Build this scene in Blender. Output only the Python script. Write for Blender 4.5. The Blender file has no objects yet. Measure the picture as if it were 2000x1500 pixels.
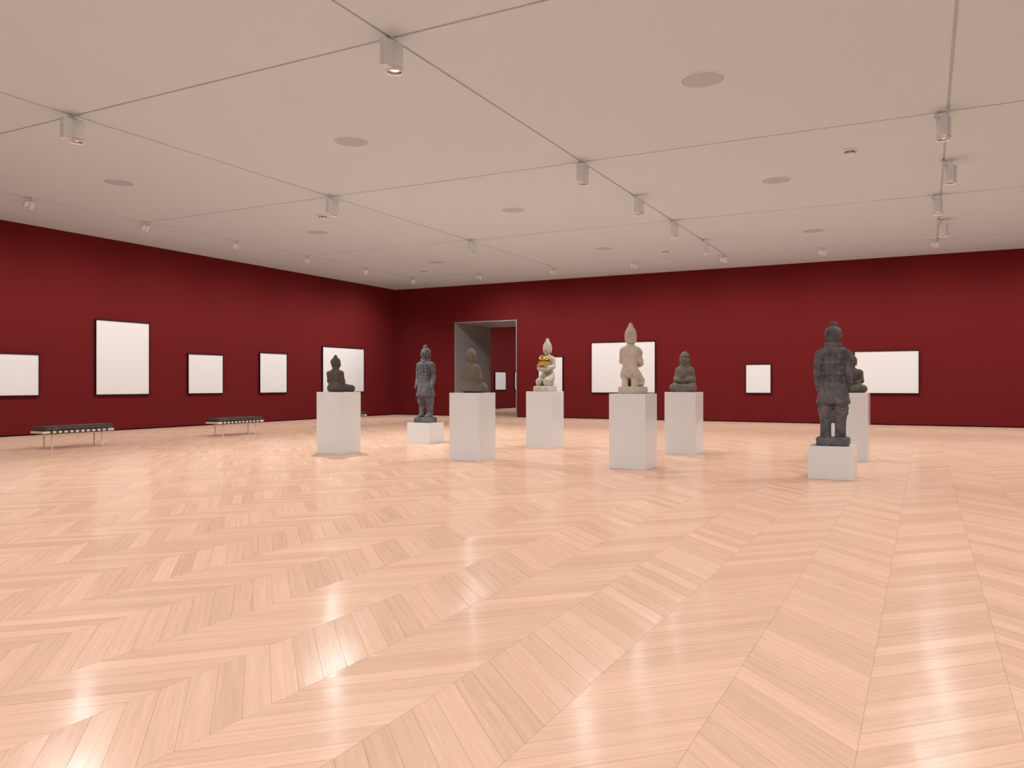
import bpy, bmesh, math, random
import numpy as np
from mathutils import Vector, Matrix

# ------------------------------------------------------------------ camera, world, exposure
EYE = 1.25            # camera height
YAW = 0.47837         # camera turned left of the long axis
FPX = 1555.4          # focal length in pixels for a 2000 px wide frame
C = bpy.context.scene.collection
scene = bpy.context.scene
cam_d = bpy.data.cameras.new('camera')
cam_d.sensor_fit = 'HORIZONTAL'
cam_d.sensor_width = 36.0
cam_d.lens = 36.0 * FPX / 2000.0
cam_d.shift_y = 0.5 / 2000.0
cam_d.clip_start = 0.05
cam_d.clip_end = 200
cam = bpy.data.objects.new('camera', cam_d)
C.objects.link(cam)
cam.location = (0, 0, EYE)
cam.rotation_euler = (math.pi / 2, 0, YAW)
scene.camera = cam

world = bpy.data.worlds.new('world')
scene.world = world
world.use_nodes = True
world.node_tree.nodes['Background'].inputs[0].default_value = (0.9, 0.85, 0.8, 1)
world.node_tree.nodes['Background'].inputs[1].default_value = 0.0

vs = scene.view_settings
vs.view_transform = 'Standard'
vs.look = 'None'
vs.exposure = 0.0
vs.gamma = 1.0
vs.use_curve_mapping = False

DOWN_W = 415.0        # watts of one ceiling spotlight
WALL_W = 250.0        # watts of one wall spotlight
LAMP_COL = (0.96, 1.0, 1.03)

# room measures
XL, XR = -19.40, 8.72
YB, YF = -6.70, 26.98
ZC = 5.142
CELL = 5.616
GX = [0.289 - CELL * k for k in (-1, 0, 1, 2, 3)]          # 5.905 .. -16.559
GY = [7.322 + CELL * k for k in (-2, -1, 0, 1, 2, 3)]        # -3.91 .. 24.17

# ------------------------------------------------------------------ helpers
def tag(o, label=None, cat=None, group=None, kind=None):
    if label: o['label'] = label
    if cat: o['category'] = cat
    if group: o['group'] = group
    if kind: o['kind'] = kind
    return o

def empty(name, loc, rz=0.0, label=None, cat=None, group=None):
    o = bpy.data.objects.new(name, None)
    o.empty_display_size = 0.1
    C.objects.link(o)
    o.location = loc
    o.rotation_euler = (0, 0, rz)
    return tag(o, label, cat, group)

def link_mesh(name, me, mat=None, parent=None):
    o = bpy.data.objects.new(name, me)
    if mat: me.materials.append(mat)
    C.objects.link(o)
    if parent: o.parent = parent
    return o

def obj(name, bm, mat, parent=None, smooth=False):
    me = bpy.data.meshes.new(name)
    bmesh.ops.recalc_face_normals(bm, faces=bm.faces)
    bm.to_mesh(me)
    bm.free()
    if smooth:
        for p in me.polygons: p.use_smooth = True
    return link_mesh(name, me, mat, parent)

def bx(bm, x0, x1, y0, y1, z0, z1, bevel=0.0, seg=2, M=None):
    t = bmesh.new()
    bmesh.ops.create_cube(t, size=1.0)
    for v in t.verts:
        v.co = Vector(((x0 + x1) / 2 + v.co.x * (x1 - x0), (y0 + y1) / 2 + v.co.y * (y1 - y0), (z0 + z1) / 2 + v.co.z * (z1 - z0)))
    if bevel > 0:
        bmesh.ops.bevel(t, geom=t.edges[:], offset=bevel, segments=seg, affect='EDGES', profile=0.5)
    if M is not None: bmesh.ops.transform(t, matrix=M, verts=t.verts[:])
    join(bm, t)

def join(bm, t):
    me = bpy.data.meshes.new('tmp')
    t.to_mesh(me); t.free()
    bm.from_mesh(me)
    bpy.data.meshes.remove(me)

def lathe(bm, prof, seg=40, M=None, closed=False):
    """prof: list of (r, z) from one end to the other."""
    t = bmesh.new()
    rings = []
    for r, z in prof:
        if r < 1e-6:
            rings.append([t.verts.new((0, 0, z))])
        else:
            rings.append([t.verts.new((r * math.cos(2 * math.pi * i / seg), r * math.sin(2 * math.pi * i / seg), z)) for i in range(seg)])
    for a, b in zip(rings[:-1], rings[1:]):
        for i in range(seg):
            j = (i + 1) % seg
            if len(a) == 1 and len(b) == 1: continue
            if len(a) == 1: t.faces.new((a[0], b[i], b[j]))
            elif len(b) == 1: t.faces.new((a[i], b[0], a[j]))
            else: t.faces.new((a[i], b[i], b[j], a[j]))
    if M is not None: bmesh.ops.transform(t, matrix=M, verts=t.verts[:])
    join(bm, t)

def copy_tree(src, loc, rz=None, label=None, group=None, tilt=None):
    r = src.copy(); C.objects.link(r); r.location = loc
    if rz is not None: r.rotation_euler = (0, 0, rz)
    if label: r['label'] = label
    if group: r['group'] = group
    def rec(a, b):
        for ch in list(a.children):
            c = ch.copy(); C.objects.link(c); c.parent = b
            rec(ch, c)
    rec(src, r)
    return r

# ------------------------------------------------------------------ materials
def new_mat(name):
    m = bpy.data.materials.new(name)
    m.use_nodes = True
    nt = m.node_tree
    return m, nt, nt.nodes['Principled BSDF']

def simple(name, col, rough=0.6, metal=0.0, spec=0.5, bump=0.0, bscale=60.0, var=0.0, vscale=3.0, emit=None, estr=0.0):
    m, nt, b = new_mat(name)
    b.inputs['Base Color'].default_value = (*col, 1)
    b.inputs['Roughness'].default_value = rough
    b.inputs['Metallic'].default_value = metal
    b.inputs['Specular IOR Level'].default_value = spec
    tc = nt.nodes.new('ShaderNodeTexCoord')
    if bump > 0:
        n = nt.nodes.new('ShaderNodeTexNoise'); n.inputs['Scale'].default_value = bscale; n.inputs['Detail'].default_value = 4
        bp = nt.nodes.new('ShaderNodeBump'); bp.inputs['Strength'].default_value = bump; bp.inputs['Distance'].default_value = 0.01
        nt.links.new(tc.outputs['Object'], n.inputs['Vector'])
        nt.links.new(n.outputs['Fac'], bp.inputs['Height'])
        nt.links.new(bp.outputs['Normal'], b.inputs['Normal'])
    if var > 0:
        n = nt.nodes.new('ShaderNodeTexNoise'); n.inputs['Scale'].default_value = vscale; n.inputs['Detail'].default_value = 5
        mr = nt.nodes.new('ShaderNodeMapRange'); mr.inputs[1].default_value = 0.3; mr.inputs[2].default_value = 0.7
        mr.inputs[3].default_value = 1 - var; mr.inputs[4].default_value = 1 + var
        mx = nt.nodes.new('ShaderNodeVectorMath'); mx.operation = 'SCALE'
        mx.inputs[0].default_value = col
        nt.links.new(tc.outputs['Object'], n.inputs['Vector'])
        nt.links.new(n.outputs['Fac'], mr.inputs[0])
        nt.links.new(mr.outputs[0], mx.inputs['Scale'])
        nt.links.new(mx.outputs[0], b.inputs['Base Color'])
    if emit:
        b.inputs['Emission Color'].default_value = (*emit, 1)
        b.inputs['Emission Strength'].default_value = estr
    return m

def stone(name, c1, c2, c3, scale=6.0, speck=0.35, bump=0.5):
    """weathered cast stone: broad patches, fine grain, small light specks"""
    m, nt, b = new_mat(name)
    N, L = nt.nodes.new, nt.links.new
    tc = N('ShaderNodeTexCoord')
    n1 = N('ShaderNodeTexNoise'); n1.inputs['Scale'].default_value = scale; n1.inputs['Detail'].default_value = 6; n1.inputs['Roughness'].default_value = 0.65
    cr = N('ShaderNodeValToRGB')
    cr.color_ramp.elements[0].position = 0.32; cr.color_ramp.elements[0].color = (*c1, 1)
    cr.color_ramp.elements[1].position = 0.68; cr.color_ramp.elements[1].color = (*c2, 1)
    n2 = N('ShaderNodeTexNoise'); n2.inputs['Scale'].default_value = 90; n2.inputs['Detail'].default_value = 3
    cr2 = N('ShaderNodeValToRGB')
    cr2.color_ramp.elements[0].position = 0.58; cr2.color_ramp.elements[0].color = (0, 0, 0, 1)
    cr2.color_ramp.elements[1].position = 0.74; cr2.color_ramp.elements[1].color = (speck, speck, speck, 1)
    mx = N('ShaderNodeMix'); mx.data_type = 'RGBA'
    mx.inputs[7].default_value = (*c3, 1)
    L(tc.outputs['Object'], n1.inputs['Vector']); L(tc.outputs['Object'], n2.inputs['Vector'])
    L(n1.outputs['Fac'], cr.inputs[0]); L(n2.outputs['Fac'], cr2.inputs[0])
    L(cr2.outputs[0], mx.inputs[0]); L(cr.outputs[0], mx.inputs[6]); L(mx.outputs[2], b.inputs['Base Color'])
    bp = N('ShaderNodeBump'); bp.inputs['Strength'].default_value = bump; bp.inputs['Distance'].default_value = 0.004
    n3 = N('ShaderNodeTexNoise'); n3.inputs['Scale'].default_value = 60; n3.inputs['Detail'].default_value = 6
    L(tc.outputs['Object'], n3.inputs['Vector']); L(n3.outputs['Fac'], bp.inputs['Height']); L(bp.outputs['Normal'], b.inputs['Normal'])
    b.inputs['Roughness'].default_value = 0.85
    b.inputs['Specular IOR Level'].default_value = 0.3
    return m

def floor_material():
    """chevron parquet: strips along Y, planks at 45 degrees"""
    m, nt, b = new_mat('chevron_parquet')
    N, L = nt.nodes.new, nt.links.new
    W, P = 0.5155, 0.1525
    def mth(op, a, c=None, d=None):
        n = N('ShaderNodeMath'); n.operation = op
        for i, v in enumerate((a, c, d)):
            if v is None: continue
            if isinstance(v, (int, float)): n.inputs[i].default_value = v
            else: L(v, n.inputs[i])
        return n.outputs[0]
    tc = N('ShaderNodeTexCoord'); sx = N('ShaderNodeSeparateXYZ')
    L(tc.outputs['Object'], sx.inputs[0])
    X, Y = sx.outputs['X'], sx.outputs['Y']
    xs = mth('ADD', X, 2.783 + 40 * W)
    k = mth('FLOOR', mth('DIVIDE', xs, W))
    u = mth('SUBTRACT', xs, mth('MULTIPLY', k, W))           # 0..W
    par = mth('MODULO', k, 2.0)                                # 0 / 1
    sg = mth('SUBTRACT', 1.0, mth('MULTIPLY', par, 2.0))       # +1 even, -1 odd
    # even strips: edges follow y = c - u  -> s = y + u
    off = mth('MULTIPLY', par, W)
    s = mth('ADD', mth('ADD', Y, mth('MULTIPLY', u, sg)), off)
    s = mth('ADD', s, -2.332 - W + 40 * P)
    q = mth('DIVIDE', s, P)
    idx = mth('FLOOR', q)
    fr = mth('SUBTRACT', q, idx)
    # plank axes
    al = mth('MULTIPLY', mth('SUBTRACT', u, mth('MULTIPLY', mth('SUBTRACT', Y, 0.0), sg)), 0.7071)   # along the plank
    cv = N('ShaderNodeCombineXYZ'); L(k, cv.inputs[0]); L(idx, cv.inputs[1])
    wn = N('ShaderNodeTexWhiteNoise'); wn.noise_dimensions = '3D'; L(cv.outputs[0], wn.inputs['Vector'])
    rnd = wn.outputs['Value']; rcol = wn.outputs['Color']
    sepc = N('ShaderNodeSeparateXYZ'); L(rcol, sepc.inputs[0])
    # grain: stretched noise, different per plank
    gv = N('ShaderNodeCombineXYZ')
    L(mth('MULTIPLY', al, 1.1), gv.inputs[0])
    L(mth('ADD', mth('MULTIPLY', fr, 0.9), mth('MULTIPLY', rnd, 37.0)), gv.inputs[1])
    L(mth('MULTIPLY', rnd, 91.0), gv.inputs[2])
    g1 = N('ShaderNodeTexNoise'); g1.inputs['Scale'].default_value = 3.2; g1.inputs['Detail'].default_value = 4; g1.inputs['Distortion'].default_value = 1.4
    L(gv.outputs[0], g1.inputs['Vector'])
    gv2 = N('ShaderNodeCombineXYZ')
    L(mth('MULTIPLY', al, 5.0), gv2.inputs[0])
    L(mth('ADD', mth('MULTIPLY', fr, 22.0), mth('MULTIPLY', rnd, 53.0)), gv2.inputs[1])
    L(mth('MULTIPLY', rnd, 17.0), gv2.inputs[2])
    g2 = N('ShaderNodeTexNoise'); g2.inputs['Scale'].default_value = 1.6; g2.inputs['Detail'].default_value = 5
    L(gv2.outputs[0], g2.inputs['Vector'])
    # rings: cathedral figure
    rg = mth('SINE', mth('MULTIPLY', g1.outputs['Fac'], 34.0))
    rg = mth('MULTIPLY', mth('ADD', rg, 1.0), 0.5)
    rg = mth('MULTIPLY', mth('POWER', rg, 4.0), mth('GREATER_THAN', sepc.outputs[2], 0.55))
    # broad streaks running along the plank
    gv3 = N('ShaderNodeCombineXYZ')
    L(mth('MULTIPLY', al, 0.9), gv3.inputs[0])
    L(mth('ADD', mth('MULTIPLY', fr, 3.6), mth('MULTIPLY', rnd, 71.0)), gv3.inputs[1])
    L(mth('MULTIPLY', rnd, 29.0), gv3.inputs[2])
    g3 = N('ShaderNodeTexNoise'); g3.inputs['Scale'].default_value = 1.5; g3.inputs['Detail'].default_value = 3; g3.inputs['Distortion'].default_value = 0.6
    L(gv3.outputs[0], g3.inputs['Vector'])
    val = mth('ADD', mth('MULTIPLY', rnd, 0.62), mth('MULTIPLY', g1.outputs['Fac'], 0.38))
    cr = N('ShaderNodeValToRGB')
    e = cr.color_ramp.elements
    e[0].position = 0.10; e[0].color = (*FLOOR_D, 1)
    e[1].position = 0.90; e[1].color = (*FLOOR_L, 1)
    L(val, cr.inputs[0])
    fine = mth('ADD', mth('MULTIPLY', g2.outputs['Fac'], 0.05), 0.81)
    fine = mth('ADD', fine, mth('MULTIPLY', g3.outputs['Fac'], 0.34))
    fine = mth('SUBTRACT', fine, mth('MULTIPLY', rg, 0.05))
    # seams
    e1 = mth('MULTIPLY', mth('MINIMUM', fr, mth('SUBTRACT', 1.0, fr)), P * 0.7071)
    e2 = mth('MINIMUM', u, mth('SUBTRACT', W, u))
    ed = mth('MINIMUM', e1, e2)
    mr = N('ShaderNodeMapRange'); mr.interpolation_type = 'SMOOTHSTEP'
    mr.inputs[1].default_value = 0.0003; mr.inputs[2].default_value = 0.0016; mr.inputs[3].default_value = 0.58; mr.inputs[4].default_value = 1.0
    L(ed, mr.inputs[0])
    tot = mth('MULTIPLY', fine, mr.outputs[0])
    mx = N('ShaderNodeVectorMath'); mx.operation = 'SCALE'
    L(cr.outputs[0], mx.inputs[0]); L(tot, mx.inputs['Scale'])
    ro = mth('ADD', mth('MULTIPLY', rnd, 0.06), 0.085)
    ro = mth('ADD', ro, mth('MULTIPLY', g2.outputs['Fac'], 0.06))
    # oiled wood: a matt body under a thin, restrained sheen
    nt.nodes.remove(b)
    df = N('ShaderNodeBsdfDiffuse'); gl = N('ShaderNodeBsdfGlossy'); ms = N('ShaderNodeMixShader')
    L(mx.outputs[0], df.inputs['Color']); L(ro, gl.inputs['Roughness']); gl.inputs['Color'].default_value = (1, 1, 1, 1)
    lw = N('ShaderNodeLayerWeight'); lw.inputs['Blend'].default_value = 0.5
    fac = mth('ADD', mth('MULTIPLY', mth('POWER', lw.outputs['Facing'], 5.0), 0.17), 0.050)
    L(fac, ms.inputs[0]); L(df.outputs[0], ms.inputs[1]); L(gl.outputs[0], ms.inputs[2])
    L(ms.outputs[0], nt.nodes['Material Output'].inputs['Surface'])
    # every plank lies a hair out of true
    sc = N('ShaderNodeSeparateXYZ'); L(rcol, sc.inputs[0])
    tx = mth('MULTIPLY', mth('SUBTRACT', sc.outputs[0], 0.5), 0.006)
    ty = mth('MULTIPLY', mth('SUBTRACT', sc.outputs[1], 0.5), 0.006)
    h = mth('ADD', mth('MULTIPLY', mth('MULTIPLY', fr, P), tx), mth('MULTIPLY', al, ty))
    h = mth('ADD', h, mth('MULTIPLY', g2.outputs['Fac'], 0.00030))
    h = mth('ADD', h, mth('MULTIPLY', mr.outputs[0], 0.0006))
    bp = N('ShaderNodeBump'); bp.inputs['Strength'].default_value = 1.0; bp.inputs['Distance'].default_value = 1.0
    L(h, bp.inputs['Height']); L(bp.outputs['Normal'], gl.inputs['Normal'])
    return m

FLOOR_D = (0.640, 0.407, 0.282)
FLOOR_L = (0.765, 0.497, 0.352)
M_floor = floor_material()
M_wall = simple('oxblood_wall_paint', (0.150, 0.0116, 0.0116), rough=0.8, spec=0.12, bump=0.05, bscale=220)
M_ceil = simple('white_ceiling_plaster', (0.675, 0.780, 0.865), rough=0.9, spec=0.2, bump=0.03, bscale=150)
M_slot = simple('grey_track_channel', (0.60, 0.62, 0.64), rough=0.6)
M_base = simple('black_gap_shade', (0.004, 0.003, 0.003), rough=0.95, spec=0.0)  # the dark of the recess, put into the colour
M_portal = simple('brushed_grey_portal_metal', (0.38, 0.36, 0.37), rough=0.34, metal=0.2, var=0.03, vscale=1.2)
M_portal_edge = simple('pale_portal_edge', (0.34, 0.33, 0.34), rough=0.4, metal=0.2)
M_frame = simple('black_frame_wood', (0.010, 0.006, 0.005), rough=0.5, spec=0.3, bump=0.05)
M_canvas = simple('blank_white_canvas', (0.85, 0.835, 0.82), rough=0.8, spec=0.2, bump=0.06, bscale=400)
M_ped = simple('white_lacquer_plinth', (0.77, 0.78, 0.78), rough=0.13, spec=0.5, bump=0.02, bscale=6)
M_lamp = simple('white_lamp_enamel', (0.78, 0.865, 0.94), rough=0.5, spec=0.3)
M_rim = simple('bright_lamp_rim', (0.92, 0.90, 0.88), rough=0.25)
M_refl = simple('lamp_reflector_chrome', (0.40, 0.33, 0.31), rough=0.15, metal=1.0)
M_lens = simple('glowing_lamp_lens', (0.9, 0.9, 0.9), rough=0.4, emit=(1.0, 0.98, 0.95), estr=7.0)
M_mesh = None
M_leather = simple('black_leather_cushion', (0.060, 0.051, 0.043), rough=0.6, bump=0.25, bscale=120, var=0.35, vscale=5)
M_strap = simple('dark_leather_strap', (0.035, 0.032, 0.028), rough=0.6)
M_rail = simple('pale_varnished_rail', (0.72, 0.60, 0.47), rough=0.35)
M_leg = simple('brushed_steel_leg', (0.66, 0.60, 0.54), rough=0.35, metal=0.4)
M_dark = simple('dark_slot_plastic', (0.02, 0.015, 0.012), rough=0.7)
M_gold = simple('polished_gold', (0.60, 0.385, 0.075), rough=0.2, metal=1.0)
M_terra = stone('grey_fired_clay', (0.055, 0.055, 0.061), (0.168, 0.165, 0.175), (0.28, 0.27, 0.27), 7, 0.3, 0.6)
M_sand = stone('beige_cast_stone', (0.45, 0.40, 0.33), (0.62, 0.565, 0.48), (0.25, 0.21, 0.17), 7, 0.25, 0.5)
M_brown = stone('dark_brown_stone', (0.075, 0.060, 0.047), (0.115, 0.094, 0.073), (0.22, 0.17, 0.12), 8, 0.25, 0.5)
M_grey = stone('grey_brown_stone', (0.125, 0.104, 0.086), (0.185, 0.158, 0.130), (0.26, 0.20, 0.15), 5, 0.25, 0.5)

def mesh_material():
    m, nt, b = new_mat('perforated_speaker_mesh')
    N, L = nt.nodes.new, nt.links.new
    tc = N('ShaderNodeTexCoord')
    v = N('ShaderNodeTexVoronoi'); v.inputs['Scale'].default_value = 150
    cr = N('ShaderNodeValToRGB')
    cr.color_ramp.elements[0].position = 0.25; cr.color_ramp.elements[0].color = (0.36, 0.41, 0.46, 1)
    cr.color_ramp.elements[1].position = 0.45; cr.color_ramp.elements[1].color = (0.53, 0.61, 0.68, 1)
    L(tc.outputs['Object'], v.inputs['Vector']); L(v.outputs['Distance'], cr.inputs[0]); L(cr.outputs[0], b.inputs['Base Color'])
    b.inputs['Roughness'].default_value = 0.6
    return m
M_mesh = mesh_material()

# ------------------------------------------------------------------ room shell
def struct(name, bm, mat):
    return tag(obj(name, bm, mat), kind='structure')

DX0, DX1, DZ = -16.52, -13.79, 3.69     # doorway opening
PY = 29.80                              # far end of the portal
R2X1, R2Y1 = -4.0, 46.0

bm = bmesh.new(); bx(bm, XL - 0.3, XR + 0.3, YB - 0.3, R2Y1 + 0.3, -0.2, 0.0); struct('floor', bm, M_floor)
bm = bmesh.new(); bx(bm, XL - 0.3, XL, YB, R2Y1 + 0.3, 0.0, ZC + 0.3)
struct('wall_left', bm, M_wall)
bm = bmesh.new(); bx(bm, XR, XR + 0.3, YB, YF + 0.3, 0.0, ZC + 0.3); struct('wall_right', bm, M_wall)
bm = bmesh.new(); bx(bm, XL - 0.3, XR + 0.3, YB - 0.3, YB, 0.0, ZC + 0.3); struct('wall_front', bm, M_wall)
bm = bmesh.new()
bx(bm, XL, DX0, YF, PY, 0.0, ZC + 0.3)
bx(bm, DX1, XR, YF, PY, 0.0, ZC + 0.3)
bx(bm, DX0, DX1, YF, PY, DZ, ZC + 0.3)
struct('wall_back', bm, M_wall)
bm = bmesh.new(); bx(bm, R2X1, R2X1 + 0.3, PY, R2Y1 + 0.3, 0.0, ZC + 0.3); struct('wall_right_next_room', bm, M_wall)
bm = bmesh.new(); bx(bm, XL, R2X1, R2Y1, R2Y1 + 0.3, 0.0, ZC + 0.3); struct('wall_back_next_room', bm, M_wall)
bm = bmesh.new(); bx(bm, XL, R2X1, PY, R2Y1, ZC, ZC + 0.3); struct('ceiling_next_room', bm, M_ceil)

# portal lining, with a pale edge standing proud of the wall
bm = bmesh.new()
t = 0.012
bx(bm, DX0, DX0 + t, YF, PY, 0.0, DZ)
bx(bm, DX1 - t, DX1, YF, PY, 0.0, DZ)
bx(bm, DX0 + t, DX1 - t, YF, PY, DZ - t, DZ)
door = tag(obj('door_1', bm, M_portal), kind='structure')
bm = bmesh.new()
for y0, y1 in ((YF - 0.03, YF), (PY, PY + 0.03)):
    bx(bm, DX0 - 0.016, DX0 + 0.018, y0, y1, 0.0, DZ + 0.016)
    bx(bm, DX1 - 0.018, DX1 + 0.016, y0, y1, 0.0, DZ + 0.016)
    bx(bm, DX0 + 0.018, DX1 - 0.018, y0, y1, DZ - 0.018, DZ + 0.016)
obj('door_casing', bm, M_portal_edge, door)

# shadow gap at the wall foot: its shade painted as thin black strips
def gap_shade_strip(name, *boxes):
    bm = bmesh.new()
    for q in boxes: bx(bm, *q, 0.0, 0.028)
    struct(name, bm, M_base)
gap_shade_strip('gap_shade_left', (XL, XL + 0.006, YB, YF))
gap_shade_strip('gap_shade_back', (XL + 0.006, DX0 - 0.02, YF - 0.006, YF), (DX1 + 0.02, XR, YF - 0.006, YF))
gap_shade_strip('gap_shade_left_next_room', (XL, XL + 0.006, PY, R2Y1))

# ceiling: panels between slots, then the channels above the slots
SW = 0.019
xs = sorted(GX); ys = sorted(GY)
bm = bmesh.new()
xi = [XL] + xs + [XR]; yi = [YB] + ys + [YF]
# perimeter band: whole strips outside the outermost tracks
x0, x1, y0, y1 = xs[0], xs[-1], ys[0], ys[-1]
bx(bm, XL, x0 - SW, YB, YF, ZC, ZC + 0.022)
bx(bm, x1 + SW, XR, YB, YF, ZC, ZC + 0.022)
bx(bm, x0 - SW, x1 + SW, YB, y0 - SW, ZC, ZC + 0.022)
bx(bm, x0 - SW, x1 + SW, y1 + SW, YF, ZC, ZC + 0.022)
for a, b_ in zip(xs[:-1], xs[1:]):
    for c, d in zip(ys[:-1], ys[1:]):
        bx(bm, a + SW, b_ - SW, c + SW, d - SW, ZC, ZC + 0.022)
struct('ceiling', bm, M_ceil)
bm = bmesh.new(); bx(bm, XL - 0.3, XR + 0.3, YB - 0.3, YF, ZC + 0.04, ZC + 0.3); struct('ceiling_slab', bm, M_ceil)
n = 1
for x in xs:
    bm = bmesh.new(); bx(bm, x - SW - 0.01, x + SW + 0.01, y0 - SW, y1 + SW, ZC + 0.0222, ZC + 0.04)
    struct('trim_%d' % n, bm, M_slot); n += 1
for y in ys:
    bm = bmesh.new()
    for a, b_ in zip(xs[:-1], xs[1:]):
        bx(bm, a + SW + 0.01, b_ - SW - 0.01, y - SW - 0.01, y + SW + 0.01, ZC + 0.0222, ZC + 0.04)
    struct('trim_%d' % n, bm, M_slot); n += 1

# ------------------------------------------------------------------ blank pictures in black frames
def picture(name, wall, c0, c1, z0, z1, label, group):
    """wall 'L': lies on x = XL, spans y c0..c1.  wall 'B': lies on y = YF, spans x c0..c1"""
    w = c1 - c0; h = z1 - z0; D = 0.055; F = 0.026
    if wall == 'L':
        r = empty(name, (XL, (c0 + c1) / 2, z0), math.pi / 2, label, 'picture', group)
    else:
        r = empty(name, ((c0 + c1) / 2, YF, z0), 0, label, 'picture', group)
    # local: x along the wall, front towards -y
    bm = bmesh.new()
    bx(bm, -w / 2, -w / 2 + F, -D, -0.001, 0, h, 0.002, 1)
    bx(bm, w / 2 - F, w / 2, -D, -0.001, 0, h, 0.002, 1)
    bx(bm, -w / 2 + F, w / 2 - F, -D, -0.001, 0, F, 0.002, 1)
    bx(bm, -w / 2 + F, w / 2 - F, -D, -0.001, h - F, h, 0.002, 1)
    obj('frame', bm, M_frame, r)
    bm = bmesh.new(); bx(bm, -w / 2 + F, w / 2 - F, -0.036, -0.004, F, h - F)
    obj('canvas', bm, M_canvas, r)
    return r
GL, GB, GN = 'blank pictures along the left wall', 'blank pictures along the back wall', 'blank pictures in the room beyond the doorway'
picture('framed_picture', 'L', 11.06, 12.06, .957, 1.995, 'black-framed blank white picture cut off by the left edge of the photo', GL)
picture('framed_picture', 'L', 13.54, 15.20, .955, 2.970, 'tallest black-framed blank picture, upright, behind the nearest bench', GL)
picture('framed_picture', 'L', 16.50, 17.85, .955, 2.167, 'nearly square blank picture just right of the tallest picture', GL)
picture('framed_picture', 'L', 19.36, 20.64, .950, 2.300, 'small upright blank picture above the second bench, right part of left wall', GL)
picture('framed_picture', 'L', 22.43, 24.85, .950, 2.630, 'large blank picture behind the dark seated statue nearest the left wall', GL)
picture('framed_picture', 'B', -12.87, -11.85, .945, 2.280, 'blank picture mostly hidden behind the front-facing kneeling statue with the golden ball', GB)
picture('framed_picture', 'B', -10.745, -8.334, .930, 2.765, 'large wide blank picture behind the kneeling statue seen from its back', GB)
picture('framed_picture', 'B', -5.277, -4.444, .945, 1.920, 'smallest blank picture on the back wall, left of the warrior seen from behind', GB)
picture('framed_picture', 'B', -1.965, -.144, .955, 2.285, 'wide blank picture at the right, beside the warrior seen from behind', GB)
picture('framed_picture', 'L', 35.46, 36.66, .945, 1.900, 'small blank picture fully visible through the grey doorway', GN)
picture('framed_picture', 'L', 37.64, 38.84, .940, 1.910, 'blank picture half cut off by the right edge of the grey doorway', GN)

# ------------------------------------------------------------------ ceiling spotlights (pointing straight down)
def make_downlight():
    r = empty('ceiling_spotlight', (0, 0, 0), 0, 'x', 'spotlight')
    # origin: point on the ceiling where the mount sits; everything hangs below
    bm = bmesh.new(); lathe(bm, [(0, 0.0), (0.046, 0.0), (0.046, -0.030), (0.040, -0.036), (0, -0.036)], 28)
    lathe(bm, [(0, -0.03), (0.017, -0.03), (0.017, -0.085), (0, -0.085)], 16)
    obj('mount', bm, M_lamp, r, False)
    bm = bmesh.new(); bx(bm, 0.0, 0.115, -0.014, 0.014, -0.082, -0.060, 0.003)
    obj('arm', bm, M_lamp, r)
    cx, R, T, B = 0.105, 0.095, -0.095, -0.405
    Mt = Matrix.Translation((cx, 0, 0))
    bm = bmesh.new()
    lathe(bm, [(0, T), (R - 0.01, T), (R, T - 0.006), (R, B + 0.052), (R - 0.003, B + 0.050), (R - 0.003, B + 0.046), (R, B + 0.044), (R, B + 0.004), (R - 0.002, B)], 48, Mt)
    obj('lamp_head', bm, M_lamp, r, True)
    bm = bmesh.new()
    lathe(bm, [(R - 0.002, B), (R - 0.006, B - 0.004), (R - 0.012, B - 0.002), (R - 0.014, B + 0.006)], 48, Mt)
    obj('rim', bm, M_rim, r, True)
    bm = bmesh.new()
    lathe(bm, [(R - 0.014, B + 0.004), (R - 0.028, B + 0.018), (R - 0.036, B + 0.034)], 48, Mt)
    obj('reflector', bm, M_refl, r, True)
    bm = bmesh.new(); lathe(bm, [(R - 0.036, B + 0.034), (0, B + 0.034)], 40, Mt)
    obj('lens', bm, M_lens, r)
    bm = bmesh.new()
    bx(bm, cx - 0.036, cx - 0.0015, -0.225, -0.08, T - 0.002, B + 0.020, 0.003)
    bx(bm, cx + 0.0015, cx + 0.036, -0.225, -0.08, T - 0.002, B + 0.020, 0.003)
    bx(bm, cx - 0.0016, cx + 0.0016, -0.21, -0.08, T - 0.012, B + 0.028)
    obj('driver_box', bm, M_lamp, r)
    ld = bpy.data.lights.new('downlight', 'SPOT')
    ld.energy = DOWN_W; ld.color = LAMP_COL; ld.spot_size = math.radians(158); ld.spot_blend = 0.9; ld.shadow_soft_size = 0.07
    lo = bpy.data.objects.new('bulb', ld); C.objects.link(lo); lo.parent = r; lo.location = (cx, 0, B - 0.075)
    return r

def set_power(root, f):
    for ch in root.children:
        if ch.type == 'LIGHT':
            ch.data = ch.data.copy(); ch.data.energy *= f

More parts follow.
